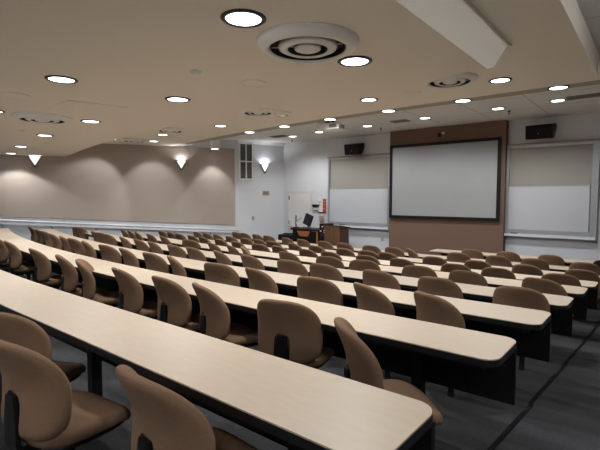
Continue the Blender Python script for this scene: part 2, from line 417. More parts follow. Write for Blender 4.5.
def seat_bm():
    bm = bmesh.new(); N = 48
    def ring(sc, z, drop=1.0):
        out = []
        for k in range(N):
            x, y = superpt(2 * PI * k / N, 3.0)
            x *= 0.235 * sc; y = 0.045 + y * 0.235 * sc
            zz = z - drop * 0.055 * max(0, (y - 0.11) / 0.17) ** 2 + drop * 0.012 * (x / 0.235) ** 2
            out.append(bm.verts.new((x, y, zz)))
        return out
    rr = [ring(0.90, 0.385), ring(0.97, 0.392), ring(1.0, 0.412), ring(0.985, 0.432), ring(0.94, 0.445), ring(0.8, 0.452), ring(0.5, 0.449), ring(0.2, 0.446)]
    for a, b in zip(rr, rr[1:]):
        for k in range(N): bm.faces.new((a[k], a[(k + 1) % N], b[(k + 1) % N], b[k]))
    bm.faces.new(rr[0]); bm.faces.new(rr[-1]); return bm
def shell_bm():
    bm = bmesh.new(); N = 40; rr = []
    for sc, z in ((0.5, 0.352), (0.82, 0.362), (0.9, 0.384)):
        ring = []
        for k in range(N):
            x, y = superpt(2 * PI * k / N, 3.0); x *= 0.235 * sc; y = 0.045 + y * 0.235 * sc
            ring.append(bm.verts.new((x, y, z - 0.05 * max(0, (y - 0.11) / 0.17) ** 2)))
        rr.append(ring)
    for a, b in zip(rr, rr[1:]):
        for k in range(N): bm.faces.new((a[k], a[(k + 1) % N], b[(k + 1) % N], b[k]))
    bm.faces.new(rr[0]); bm.faces.new(rr[-1]); return bm
def bracket_bm():
    bm = bmesh.new(); N = 0
    path = [(-0.226, 0.625), (-0.228, 0.50), (-0.228, 0.41), (-0.205, 0.355), (-0.16, 0.335), (-0.05, 0.335)]
    hw, th = 0.052, 0.011; rings = []
    for i, (y, z) in enumerate(path):
        a = Vector(path[max(0, i - 1)]); b = Vector(path[min(len(path) - 1, i + 1)]); d = (b - a).normalized(); n = Vector((d.y, -d.x))
        w = hw * (0.6 if i == 0 else 1)
        rings.append([bm.verts.new((sx * w, y + n.x * sn * th, z + n.y * sn * th)) for sx, sn in ((-1, -1), (1, -1), (1, 1), (-1, 1))])
    for a, b in zip(rings, rings[1:]):
        for k in range(4): bm.faces.new((a[k], a[(k + 1) % 4], b[(k + 1) % 4], b[k]))
    bm.faces.new(rings[0]); bm.faces.new(rings[-1]); return bm
def post_bm():
    bm = bmesh.new()
    lathe(bm, [(0.0, -0.004), (0.03, -0.004), (0.03, 0.01), (0.026, 0.02), (0.025, 0.045), (0.025, 0.30), (0.055, 0.33), (0.055, 0.352), (0.0, 0.352)], 24, (0, 0.02, 0))
    return bm
def make_chair(fab):
    t = thing('lecture_chair', 'x', 'chair', (0, 0, 0))
    obj('seat', seat_bm(), fab, t, True); b = build_backrest(fab); b.parent = t
    obj('seat_shell', shell_bm(), 'black_plastic', t, True); obj('back_bracket', bracket_bm(), 'black_plastic', t); obj('post', post_bm(), 'black', t, True)
    return t
proto = make_chair('fabric')
def dup(root):
    r = root.copy(); COL.objects.link(r)
    for ch in root.children:
        c = ch.copy(); COL.objects.link(c); c.parent = r
    return r
CH = {
0: [(-2.15, 0.64, 6), (-2.78, 0.77, 24), (-1.40, 0.82, -4)],
1: [(-8.96, 2.61, -9), (-7.97, 2.48, -10), (-6.5, 2.32, -7), (-5.53, 2.26, -15), (-4.94, 2.23, -27), (-4.07, 2.2, -11), (-3.35, 2.2, -5), (-2.81, 2.2, -19), (-1.96, 2.2, 12), (-1.3, 1.98, -45)],
2: [(-12.57, 4.43, -14), (-11.36, 4.15, -8), (-10.63, 4.0, -1), (-9.72, 3.83, -14), (-8.91, 3.69, -14), (-8.31, 3.61, 1), (-7.63, 3.53, -19), (-6.79, 3.44, 3), (-6.12, 3.39, -13), (-5.36, 3.34, -1), (-4.81, 3.31, -26), (-3.93, 3.29, 9), (-3.31, 3.29, -13), (-2.52, 3.29, 5), (-1.96, 3.29, -25), (-1.38, 3.29, -25)],
3: [(-12.58, 5.62, 24), (-10.79, 5.21, -8), (-10.32, 5.12, 6), (-9.78, 5.02, -5), (-8.81, 4.86, -17), (-8.05, 4.76, -8), (-7.45, 4.69, -14), (-6.66, 4.61, -3), (-6.07, 4.57, -8), (-5.32, 4.51, -20), (-4.65, 4.49, -10), (-3.85, 4.47, 4), (-3.29, 4.47, 2), (-2.51, 4.47, -4), (-1.8, 4.47, -2), (-1.0, 4.47, 0)],
4: [(-12.03, 6.65, -17), (-11.39, 6.5, -18), (-10.83, 6.38, -22), (-9.97, 6.22, -13), (-9.18, 6.08, -15), (-7.93, 5.9, 14), (-7.06, 5.81, -18), (-6.44, 5.76, -24), (-6.02, 5.72, -45), (-4.92, 5.66, -6), (-4.03, 5.63, 10), (-3.38, 5.63, 16), (-2.52, 5.63, 10), (-1.88, 5.63, 0), (-1.03, 5.63, -12)],
5: [(-11.84, 7.79, -8), (-11.15, 7.64, -6), (-10.58, 7.53, -5), (-9.83, 7.39, -6), (-9.21, 7.28, -8), (-8.42, 7.17, -4), (-7.72, 7.08, -6), (-6.89, 6.99, 6), (-6.27, 6.94, -6), (-5.45, 6.88, -3), (-4.87, 6.85, -1), (-4.05, 6.83, 2), (-3.37, 6.83, -2), (-2.44, 6.83, 6), (-1.82, 6.83, 4), (-1.01, 6.83, 4)],
6: [(-11.55, 8.89, -6), (-10.89, 8.75, -6), (-10.26, 8.63, -8), (-9.52, 8.5, -2), (-8.78, 8.39, 0), (-8.18, 8.3, -4), (-7.62, 8.23, 4), (-6.86, 8.15, -10), (-6.13, 8.08, 0), (-5.32, 8.03, -2), (-4.72, 8.01, 6), (-4.26, 8.0, -6), (-3.26, 7.99, 4), (-2.47, 7.99, 2), (-1.68, 7.99, -4), (-0.9, 7.99, -2)],
7: [(-10.77, 9.89, -1), (-10.3, 9.8, -6), (-9.62, 9.67, -6), (-9.05, 9.58, -2), (-8.23, 9.46, -8), (-7.59, 9.39, -6), (-6.79, 9.31, -3), (-6.12, 9.24, 2), (-5.32, 9.19, 6), (-4.72, 9.17, 0), (-4.29, 9.16, -45), (-3.22, 9.15, 4), (-2.44, 9.15, 0), (-1.79, 9.15, 0), (-0.98, 9.15, 0)],
8: [(-3.2, 9.95, 2), (-2.45, 9.95, 2), (-1.65, 9.95, 2)],
}
ROWNAME = ['the row closest to the camera'] + ['the %s row from the back' % ORD[k] for k in range(1, 8)] + ['the front table']
first = True
for k in range(9):
    lst = sorted(CH[k], key=lambda q: -q[0])
    for i, (x, y, a) in enumerate(lst):
        t = proto if first else dup(proto); first = False
        r = R_(a); ox, oy = x - math.sin(r) * 0.245, y + math.cos(r) * 0.245
        t.location = (ox, oy, floor_at(ox, oy)); t.rotation_euler = (0, 0, r)
        turn = 'brown chair turned sideways' if abs(a) >= 25 else 'brown upholstered chair'
        t['label'] = '%s, %s from the aisle at %s' % (turn, ORD[i], ROWNAME[k])
        t['group'] = 'brown chairs at ' + ROWNAME[k]
bk = make_chair('black_fabric'); bk.location = (-0.68, 9.95, 0); bk.rotation_euler = (0, 0, R_(-4))
tag(bk, 'black chair at the aisle end of the front table', 'chair')

# ------------------------------------------------------------------ ceiling fixtures
def lamp(loc, energy, size=R_(150), blend=0.6, color=(0.97, 0.985, 1.0), rad=0.1, kind='SPOT', rot=(0, 0, 0), name='downlight_lamp', parent=None):
    l = bpy.data.lights.new(name, kind); l.energy = energy; l.color = color; l.shadow_soft_size = rad
    if kind == 'SPOT': l.spot_size = size; l.spot_blend = blend
    o = bpy.data.objects.new(name, l); COL.objects.link(o); o.location = loc; o.rotation_euler = rot
    return o
dl = None
def aim(tilt, along=0.0):
    d = Vector((0, 0, -1)) * math.cos(tilt) - NW * math.sin(tilt) + DW * along
    return d.to_track_quat('-Z', 'Y').to_euler()
def downlight(x, y, z, label, group, energy, size=R_(150), blend=0.6, rot=(0, 0, 0)):
    global dl
    if dl is None:
        dl = thing('downlight', label, 'ceiling light', (x, y, z), 0, group)
        obj('trim_ring', lathe(bmesh.new(), [(0.117, -0.002), (0.122, -0.012), (0.142, -0.012), (0.152, -0.004), (0.152, 0.002), (0.117, 0.002), (0.117, -0.002)], 40), 'dark_metal', dl, True)
        obj('lens', lathe(bmesh.new(), [(0.0, -0.009), (0.09, -0.0085), (0.118, -0.006), (0.118, 0.0), (0, 0)], 40), 'lens', dl, True)
        t = dl
    else:
        t = dup(dl); t.location = (x, y, z); tag(t, label, 'ceiling light', group)
    lamp((x, y, z - 0.03), energy, size, blend, rot=rot)
LOW = [(-2.20, 2.11), (-4.74, 2.01), (-7.2, 2.12), (-9.6, 2.5), (-2.12, 3.37), (-4.60, 3.30), (-6.98, 3.38), (-9.25, 3.58), (-11.69, 3.99), (-13.76, 4.45)]
E1 = 85
def pos(i, n): return ORD[i]
LL = [('second to back', 0), ]
for i, (x, y) in enumerate(LOW):
    row = 'rear' if i < 4 else 'forward'
    j = i if i < 4 else i - 4
    downlight(x, y, Z1, 'round downlight in the low tan ceiling, %s of the %s line counting from the aisle' % (ORD[j], row), 'downlights in the low tan ceiling', E1 * (0.9 if j == 5 and i > 3 else 1), *((R_(118), 0.25) if j == 5 and i > 3 else ()))
A_ = [(-1.78, 6.60), (-3.82, 6.52), (-5.86, 6.61), (-7.82, 6.76), (-10.09, 6.76), (-10.05, 6.0), (-11.98, 6.38), (-11.46, 7.37)]
for i, (x, y) in enumerate(A_):
    downlight(x, y, Z2, 'round downlight in the raised tan ceiling, %s counting from the aisle' % ORD[i], 'downlights in the raised tan ceiling', E1 * (0.8 if i == 6 else 0.7 if i == 7 else 1.0), *((R_(72), 0.4, aim(R_(35), -0.38 if i == 6 else 0.0)) if i in (6, 7) else ()))
B_ = [(-1.23, 7.56), (-2.64, 7.58), (-4.03, 7.58), (-5.41, 7.63), (-6.76, 7.84), (-8.04, 8.12)]
for i, (x, y) in enumerate(B_):
    downlight(x, 7.605 + curve(x), ZS, 'round downlight in the ceiling edge band, %s counting from the aisle' % ORD[i], 'downlights in the ceiling edge band', E1 * 0.8)
C_ = [(-1.63, 10.06), (-2.77, 10.16), (-4.45, 10.24), (-6.14, 10.42), (-7.8, 10.49), (-9.0, 10.71)]
for i, (x, y) in enumerate(C_):
    downlight(x, y, Z3, 'round downlight in the white tiled ceiling, %s counting from the aisle' % ORD[i], 'downlights in the white tiled ceiling', E1 * 1.0)
# unseen lamps added for illumination behind and beside the camera
for x in (-2.2, -4.7, -7.2, -9.7):
    for y in (-0.5, -2.6): lamp((x, y, Z1 - 0.03), E1 * 0.5)
for y in (-2.0, 1.5, 5.0): lamp((1.3, y, Z3 - 0.04), E1 * 0.5)
# unseen fill lamps, added for bounce off the walls behind and beside the camera
for x in (-13, -9.5, -6, -2.5, 1): lamp((x, YB + 1.1, Z1 - 0.05), 190, R_(120), 0.8, rot=(R_(-50), 0, 0), name='unseen_fill_lamp')
for y in (-2.5, 1.0, 4.5): lamp((XR - 1.1, y, Z3 - 0.05), 85, R_(120), 0.8, rot=(0, R_(50), 0), name='unseen_fill_lamp')
# cylinder downlight
t = thing('cylinder_light', 'white cylinder light hanging at the edge of the tan ceiling', 'ceiling light', (-11.0, 9.25, 1.66 + ZO))
t.location = (-11.05, 9.3, 1.52 + ZO)
obj('housing', lathe(bmesh.new(), [(0, 0.38), (0.13, 0.38), (0.135, 0.37), (0.135, 0.0), (0.12, 0.0), (0.12, 0.02), (0, 0.02)], 32), 'white_metal', t, True)
obj('lens', lathe(bmesh.new(), [(0, 0.002), (0.119, 0.006), (0.119, 0.018), (0, 0.018)], 32), 'lens', t, True)
lamp((-11.05, 9.3, 1.49 + ZO), E1 * 0.6, R_(76), 0.4, rot=aim(R_(12)))
# round air diffusers
def diffuser(x, y, z, label, s=1.0, first_=[None]):
    if first_[0] is None:
        t = thing('air_diffuser', label, 'air diffuser', (x, y, z), 0, 'round white air diffusers')
        obj('outer_ring', lathe(bmesh.new(), [(0.30, -0.004), (0.295, -0.05), (0.31, -0.066), (0.34, -0.062), (0.385, -0.03), (0.395, -0.008), (0.395, 0.004), (0.30, 0.004), (0.30, -0.004)], 64), 'white_metal', t, True)
        obj('middle_ring', lathe(bmesh.new(), [(0.150, -0.030), (0.160, -0.062), (0.180, -0.068), (0.222, -0.05), (0.23, -0.03), (0.222, -0.03), (0.17, -0.045), (0.150, -0.030)], 64), 'white_metal', t, True)
        obj('center_cone', lathe(bmesh.new(), [(0, -0.07), (0.04, -0.071), (0.055, -0.062), (0.075, -0.066), (0.10, -0.055), (0.105, -0.042), (0.06, -0.03), (0, -0.03)], 64), 'white_metal', t, True)
        obj('duct_neck', lathe(bmesh.new(), [(0.299, 0.0), (0.288, -0.05), (0.284, -0.05), (0.293, 0.0), (0.299, 0.0)], 64), 'vent_dark', t)
        obj('inner_neck', lathe(bmesh.new(), [(0.152, -0.026), (0.153, -0.058), (0.145, -0.058), (0.143, -0.026), (0.152, -0.026)], 64), 'vent_dark', t)
        obj('duct_opening', lathe(bmesh.new(), [(0.302, -0.004), (0.302, 0.0), (0, 0.0), (0, -0.004), (0.302, -0.004)], 48), 'vent_dark', t)
        bm = bmesh.new(); [box(bm, (0, 0, -0.026), (0.60, 0.012, 0.006), Matrix.Rotation(a, 3, 'Z')) for a in (0.5, 0.5 + PI / 2)]
        obj('spider_bar', bm, 'white_metal', t); first_[0] = t
    else:
        t = dup(first_[0]); t.location = (x, y, z); tag(t, label, 'air diffuser', 'round white air diffusers')
    t.scale = (s, s, s)
diffuser(-2.15, 2.74, Z1, 'large round white air diffuser between the two brightest downlights')
diffuser(-7.17, 2.75, Z1, 'round white air diffuser on the low ceiling near the sconce by the rear rows')
diffuser(-2.30, 6.10, Z2, 'round white air diffuser beside the downlight closest to the aisle on the raised ceiling', 0.92)
diffuser(-5.94, 6.05, Z2, 'round white air diffuser on the raised ceiling before a round cover plate', 0.85)
diffuser(-9.16, 6.34, Z2, 'round white air diffuser on the raised ceiling above the middle sconce', 0.9)
diffuser(-11.6, 6.85, Z2, 'round white air diffuser on the raised ceiling closest to the tan side wall', 0.9)
tag(obj('cover_plate', lathe(bmesh.new(), [(0, -0.012), (0.25, -0.012), (0.26, 0), (0, 0)], 48), 'tan_paint', None, True, (-5.8, 6.45, Z2)), 'tan round cover plate beside the air diffuser on the raised ceiling', 'cover plate')
# ceiling speakers, detectors
for (x, y, z, r, lab) in [(-3.35, 3.34, Z1, 0.14, 'round flush ceiling speaker in front of the large air diffuser'), (-3.05, 6.53, Z2, 0.13, 'round flush ceiling speaker on the raised ceiling near the aisle side diffuser'), (-5.91, 1.97, Z1, 0.16, 'round flush ceiling speaker on the low ceiling near the rear left lights')]:
    t = thing('ceiling_speaker', lab.replace('rear left lights', 'rearmost lights'), 'ceiling speaker', (x, y, z), 0, 'flush ceiling speakers')
    obj('bezel', lathe(bmesh.new(), [(r * 0.88, -0.006), (r, -0.006), (r * 1.03, 0.0), (r * 0.88, 0), (r * 0.88, -0.006)], 40), 'white_metal', t, True)
    obj('grille', lathe(bmesh.new(), [(0, -0.004), (r * 0.88, -0.004), (r * 0.88, 0), (0, 0)], 40), 'tan_paint', t)
for (x, y, z, lab) in [(-3.45, 2.69, Z1, 'small white smoke detector on the low tan ceiling'), (-8.9, 3.05, Z1, 'small white smoke detector beyond the rear air diffuser')]:
    tag(obj('smoke_detector', lathe(bmesh.new(), [(0, -0.035), (0.03, -0.035), (0.045, -0.025), (0.055, -0.01), (0.055, 0), (0, 0)], 28), 'white_metal', None, True, (x, y, z)), lab, 'smoke detector')
for i, (x, y, lab) in enumerate([(-2.65, 10.58, 'small dark sprinkler head in the tiles before the wall speaker'), (-6.03, 10.95, 'small dark sprinkler head in the tiles before the screen'), (-9.59, 11.38, 'small dark sprinkler head in the tiles near the far corner')]):
    tag(obj('sprinkler_head', lathe(bmesh.new(), [(0, -0.07), (0.03, -0.068), (0.03, -0.06), (0.01, -0.055), (0.012, -0.02), (0.035, -0.012), (0.035, 0), (0, 0)], 16), 'dark_metal', None, True, (x, y, Z3)), lab, 'sprinkler')
for (x, y, lab, w) in [(-5.11, 10.25, 'dark slotted air vent in the tiles above the screen', 0.42), (-1.15, 9.95, 'slotted air vent in the tiles at the aisle side', 0.6), (-9.3, 10.4, 'dark slotted air vent in the tiles near the far corner', 0.55)]:
    t = thing('ceiling_vent', lab, 'air vent', (x, y, Z3), 0, 'slotted vents in the tiled ceiling')
    obj('vent_back', S(-w / 2, w / 2, -0.14, 0.14, -0.004, 0.0), 'vent_dark', t)
    bm = bmesh.new()
    for q in range(5): box(bm, (0, -0.11 + q * 0.055, -0.01), (w, 0.006, 0.022), Matrix.Rotation(0.7, 3, 'X'))
    for s in (-1, 1): box(bm, (s * w / 2, 0, -0.008), (0.02, 0.3, 0.014)); box(bm, (0, s * 0.145, -0.008), (w, 0.02, 0.014))
    obj('vent_frame', bm, 'louver', t)

# ------------------------------------------------------------------ sconces
def sconce(y, z_top, label, wall2=False, e=13):
    if wall2:
        base = Vector((-11.1 + (y - 10.3) * 0.353, y, z_top)); d = Vector((0.333, 0.943, 0)); n = Vector((0.943, -0.333, 0))
    else: base = on_wall(y, 0.0, z_top); d, n = DW, NW
    off = 0.0 if wall2 else 0.036
    t = thing('wall_sconce', label, 'wall light', base, math.atan2(d.y, d.x), 'triangular wall sconces')
    # local x along wall, local -y into the room
    W_, Hh, Dp = 0.16, 0.29, 0.10
    N = 14; bm = bmesh.new(); top = []
    for k in range(N + 1):
        a = PI * k / N; top.append(bm.verts.new((W_ * math.cos(a), -off - Dp * math.sin(a), 0)))
    tip = bm.verts.new((0, -off - 0.01, -Hh)); tipb = bm.verts.new((0, -off, -Hh))
    for k in range(N): bm.faces.new((top[k], top[k + 1], tip))
    obj('glass_bowl', bm, 'sconce_glow', t, True)
    bm = bmesh.new()
    for s in (-1, 1): tube(bm, [(s * (W_ + 0.012), -off - 0.03, 0.01), (0, -off - 0.035, -Hh - 0.012)], 0.024, 8)
    tube(bm, [((W_ + 0.005) * math.cos(PI * k / N), -off - (Dp + 0.005) * math.sin(PI * k / N), 0.004) for k in range(N + 1)], 0.008, 8)
    obj('metal_frame', bm, 'louver', t, True)
    obj('back_plate', prism(bmesh.new(), [(-W_, 0.0), (W_, 0.0), (0, -Hh)], 'y', -off - 0.003, -off + 0.002), 'grey_metal', t)
    q = base + n * (off + 0.07) + Vector((0, 0, -0.03))
    lamp(q, e, R_(165), 0.7, (0.93, 0.96, 1.0), 0.05, 'SPOT', (PI, 0, 0), 'sconce_lamp')
sconce(5.16, 1.165 + ZO, 'triangular glowing wall sconce tucked under the low ceiling by the rear rows')
sconce(8.71, 1.165 + ZO, 'triangular glowing wall sconce in the middle of the tan panel')
sconce(11.27, 1.13 + ZO, 'triangular glowing wall sconce on the white wall beside the louvred grille', True)

# grille on the white side wall
t = thing('wall_grille', 'tall grey louvred grille on the white side wall beside the sconce', 'air grille', (0, 0, 0))
p0 = Vector((-11.1 + 0.353 * 0.30, 10.60, 0)); d2 = Vector((0.333, 0.943, 0)); n2 = Vector((0.943, -0.333, 0))
t.location = p0 + Vector((0, 0, 1.21 + ZO)); t.rotation_euler = (0, 0, math.atan2(d2.y, d2.x))
gw, gh = 0.235, 0.60
obj('grille_back', S(-gw, gw, -0.012, -0.001, -gh, gh), 'vent_dark', t)
bm = bmesh.new()
for q in range(26): box(bm, (0, -0.022, -gh + 0.035 + q * (2 * gh - 0.05) / 26), (2 * gw - 0.03, 0.005, 0.036), Matrix.Rotation(-0.75, 3, 'X'))
obj('louvres', bm, 'louver', t)
bm = bmesh.new()
for s in (-1, 1): span(bm, s * gw - 0.02, s * gw + 0.02, -0.04, -0.001, -gh - 0.02, gh + 0.02); span(bm, -gw, gw, -0.04, -0.001, s * gh - 0.02, s * gh + 0.02)
span(bm, -0.02, 0.02, -0.04, -0.001, -gh, gh); span(bm, -gw, gw, -0.04, -0.001, -0.02, 0.02)
obj('grille_frame', bm, 'white_metal', t)
def plate(y, z, w, h, lab, cat, name, material='white_metal'):
    t = thing(name, lab, cat, Vector((-11.1 + 0.353 * (y - 10.3), y, z)), math.atan2(d2.y, d2.x))
    obj('cover', S(-w / 2, w / 2, -0.012, -0.001, -h / 2, h / 2, 0.003), material, t); return t
t = plate(11.32, 0.14 + ZO, 0.26, 0.16, 'grey switch plate on the white side wall under the sconce', 'switch', 'light_switch', 'beige')
bm = bmesh.new(); [span(bm, x - 0.02, x + 0.02, -0.02, -0.011, -0.04, 0.04) for x in (-0.07, 0, 0.07)]; obj('rocker', bm, 'louver', t)
t = plate(10.84, -0.73 + ZO, 0.085, 0.13, 'small beige outlet low on the white side wall', 'outlet', 'wall_outlet', 'beige')
bm = bmesh.new(); [span(bm, -0.018, 0.018, -0.016, -0.011, z - 0.015, z + 0.015) for z in (-0.03, 0.03)]; obj('socket', bm, 'louver', t)

# ------------------------------------------------------------------ front wall items
def zz(z): return z + ZO
# door
d = struct('door_1', S(-10.24, -9.29, 11.985, 12.0, 0.0, zz(0.17)), 'door', 'flush white door in the front wall by the corner', 'door')
bm = bmesh.new()
span(bm, -10.29, -10.24, 11.97, 12.0, 0, zz(0.22)); span(bm, -9.29, -9.24, 11.97, 12.0, 0, zz(0.22)); span(bm, -10.24, -9.29, 11.97, 12.0, zz(0.17), zz(0.22))
obj('door_frame', bm, 'white_wall', d)
bm = bmesh.new(); [span(bm, -10.245, -10.215, 11.965, 11.99, zz(z) - 0.07, zz(z) + 0.07) for z in (-0.03, -0.9, -1.75)]; obj('hinge', bm, 'dark_metal', d)
bm = tube(bmesh.new(), [(-9.36, 11.985, 1.0), (-9.36, 11.93, 1.0), (-9.48, 11.925, 1.0)], 0.011); obj('door_handle', bm, 'steel', d, True)
# notices and devices by the door
t = thing('wall_notice', 'white wall notice with a red print strip beside the whiteboard', 'notice', (-8.78, 12, zz(-0.28)))
obj('sheet', S(-0.17, 0.16, -0.006, -0.001, -0.22, 0.22), 'paper', t)
bm = S(0.02, 0.16, -0.009, -0.005, -0.22, 0.22); obj('red_strip', bm, 'red', t)
for z in (-0.12, 0.02, 0.12): obj('print_bar', S(0.05, 0.13, -0.011, -0.0085, z, z + 0.03), 'beige', t)
obj('bottom_holder', S(-0.17, 0.16, -0.02, -0.001, -0.26, -0.225), 'dark_metal', t)
bm = bmesh.new()
for k in range(10):
    a0 = 0.6 + 4.6 * k / 10; span(bm, -0.09 + 0.035 * math.cos(a0) - 0.008, -0.09 + 0.035 * math.cos(a0) + 0.008, -0.008, -0.0055, 0.07 + 0.07 * math.sin(a0) - 0.012, 0.07 + 0.07 * math.sin(a0) + 0.012)
obj('printed_mark', bm, 'louver', t)
t = thing('wall_dispenser', 'small dark wall bracket with white box between the door and the notice', 'wall box', (-9.03, 12, zz(-0.34)))
obj('holder', prism(bmesh.new(), [(-0.14, 0.09), (0.14, 0.09), (0.08, 0.0), (-0.08, 0.0)], 'y', -0.10, -0.001), 'black_plastic', t); obj('tray', S(-0.09, 0.09, -0.07, -0.001, -0.1, -0.04, 0.006), 'white_metal', t)
obj('label_strip', S(-0.08, 0.08, -0.03, -0.001, -0.13, -0.105), 'louver', t)
t = thing('wall_phone', 'beige wall telephone with hanging handset under the red notice', 'telephone', (-8.78, 12, zz(-0.72)))
obj('phone_body', S(-0.1, 0.02, -0.06, -0.001, -0.1, 0.1, 0.01), 'beige', t)
bm = tube(bmesh.new(), [(0.07, -0.05, 0.12), (0.08, -0.075, 0.08), (0.085, -0.08, 0), (0.08, -0.075, -0.1), (0.07, -0.05, -0.13)], [0.034, 0.028, 0.018, 0.028, 0.034], 10); obj('handset', bm, 'beige', t, True)
bm = tube(bmesh.new(), [(0.07, -0.04, -0.14), (0.06, -0.03, -0.26), (0.0, -0.02, -0.3), (-0.05, -0.02, -0.2), (-0.05, -0.03, -0.1)], 0.006, 6); obj('cord', bm, 'louver', t, True)
tag(obj('paper_dispenser', S(-10.17, -10.01, 11.9, 11.985, zz(-1.05), zz(-0.80), 0.01), 'paper'), 'white box mounted at the foot of the door near the console', 'wall box')
tag(obj('wall_outlet', S(-6.56, -6.48, 11.988, 11.9995, zz(-1.34), zz(-1.22), 0.003), 'beige'), 'small outlet on the front wall under the whiteboard by the lectern', 'outlet')

# whiteboards
def board(x0, x1, label, sidew):
    t = thing('whiteboard', label, 'whiteboard', ((x0 + x1) / 2, 12, zz(-0.9)))
    def add(name, bm, m): child_world(obj(name, bm, m), t)
    bm = bmesh.new(); w = 0.06
    span(bm, x0, x0 + w, 11.91, 11.999, zz(-0.97), zz(1.27)); span(bm, x1 - sidew, x1, 11.91, 11.999, zz(-1.0), zz(1.27)); span(bm, x0 + w, x1 - sidew, 11.93, 11.999, zz(1.20), zz(1.27))
    add('frame', bm, 'grey_metal')
    add('wood_strip', S(x0 - 0.02, x1 + 0.02, 11.9, 11.999, zz(1.27), zz(1.305)), 'oak_trim')
    add('upper_board', S(x0 + w, x1 - sidew, 11.972, 11.998, zz(0.2), zz(1.20)), 'tackboard')
    add('lower_board', S(x0 + w, x1 - sidew - 0.03, 11.935, 11.955, zz(-0.80), zz(0.26)), 'whiteboard')
    add('sash_bar', S(x0 + w, x1 - sidew - 0.03, 11.93, 11.96, zz(0.255), zz(0.285)), 'grey_metal')
    add('lower_rail', S(x0 + w, x1 - sidew, 11.925, 11.998, zz(-0.90), zz(-0.80)), 'grey_metal')
    bm = S(x0 - 0.02, x1 - 0.02, 11.86, 11.999, zz(-0.97), zz(-0.93)); span(bm, x0 - 0.02, x1 - 0.02, 11.855, 11.87, zz(-0.97), zz(-0.905)); span(bm, x0, x1 - sidew, 11.96, 11.999, zz(-0.93), zz(-0.90))
    add('marker_tray', bm, 'rail_white')
    # rail under the tray
board(-8.50, -6.24, 'framed sliding whiteboard with grey upper panel behind the lectern', 0.05)
board(-3.0 + 0.0, -1.07, 'framed sliding whiteboard with grey upper panel at the aisle side of the screen', 0.13)
tag(obj('eraser', S(-8.02, -7.83, 11.875, 11.935, zz(-0.93), zz(-0.885), 0.006), 'black'), 'black eraser on the tray of the whiteboard behind the lectern', 'eraser')
tag(obj('eraser', S(-2.86, -2.71, 11.875, 11.935, zz(-0.93), zz(-0.885), 0.006), 'black'), 'black eraser on the tray of the whiteboard at the aisle side', 'eraser')
# screen
t = thing('projection_screen', 'large white projection screen in a black frame on the brown wall', 'screen', (-4.6, 11.75, zz(0.45)))
x0, x1, z0, z1, w = -6.13, -3.09, zz(-0.60), zz(1.485), 0.075
child_world(obj('screen_surface', S(x0 + w, x1 - w, 11.71, 11.73, z0 + w, z1 - w), 'screen'), t)
bm = bmesh.new(); span(bm, x0, x1, 11.68, 11.749, z0, z0 + w); span(bm, x0, x1, 11.68, 11.749, z1 - w, z1); span(bm, x0, x0 + w, 11.68, 11.749, z0 + w, z1 - w); span(bm, x1 - w, x1, 11.68, 11.749, z0 + w, z1 - w)
child_world(obj('screen_frame', bm, 'black'), t)
# camera above the screen
t = thing('wall_camera', 'small camera mounted on the brown wall above the screen', 'camera', (-4.62, 11.75, zz(1.67)))
obj('mount', S(-0.03, 0.03, -0.08, -0.001, -0.02, 0.05), 'dark_metal', t); obj('camera_body', S(-0.05, 0.0, -0.16, -0.05, -0.07, 0.04, 0.01), 'black_plastic', t)
bm = lathe(bmesh.new(), [(0, -0.03), (0.035, -0.025), (0.045, 0.0), (0.035, 0.03), (0, 0.035)], 16, (0.07, -0.1, 0.03)); obj('dome', bm, 'white_metal', t, True)
# wall speakers
def speaker(x, z, label):
    t = thing('wall_speaker', label, 'speaker', (x, 12.0, z), R_(0), 'black wall speakers')
    rot = Matrix.Rotation(R_(-10), 3, 'X')
    def tilt(bm):
        bmesh.ops.rotate(bm, cent=(0, -0.1, 0), matrix=Matrix.Rotation(R_(8), 3, 'X') @ Matrix.Rotation(R_(-9), 3, 'Z'), verts=bm.verts); return bm
    side = [(-0.36, -0.165), (-0.36, 0.165), (-0.08, 0.165), (-0.08, 0.03), (-0.22, -0.165)]
    bm = prism(bmesh.new(), side, 'x', -0.30, 0.30); bmesh.ops.bevel(bm, geom=list(bm.edges), offset=0.012, segments=2, affect='EDGES'); obj('cabinet', tilt(bm), 'black_plastic', t)
    obj('front_grille', tilt(S(-0.285, 0.285, -0.372, -0.355, -0.15, 0.15, 0.005)), 'black_fabric', t)
    obj('badge', tilt(S(-0.012, 0.012, -0.376, -0.371, -0.052, -0.028)), 'grey_metal', t)
    bm = S(-0.05, 0.05, -0.02, -0.001, -0.08, 0.08); tube(bm, [(0, -0.015, 0), (0, -0.14, 0)], 0.02, 10); obj('bracket', bm, 'dark_metal', t)
speaker(-7.38, zz(1.50), 'black loudspeaker on the front wall over the whiteboard behind the lectern')
speaker(-2.22, zz(1.56), 'black loudspeaker on the front wall over the aisle side whiteboard')

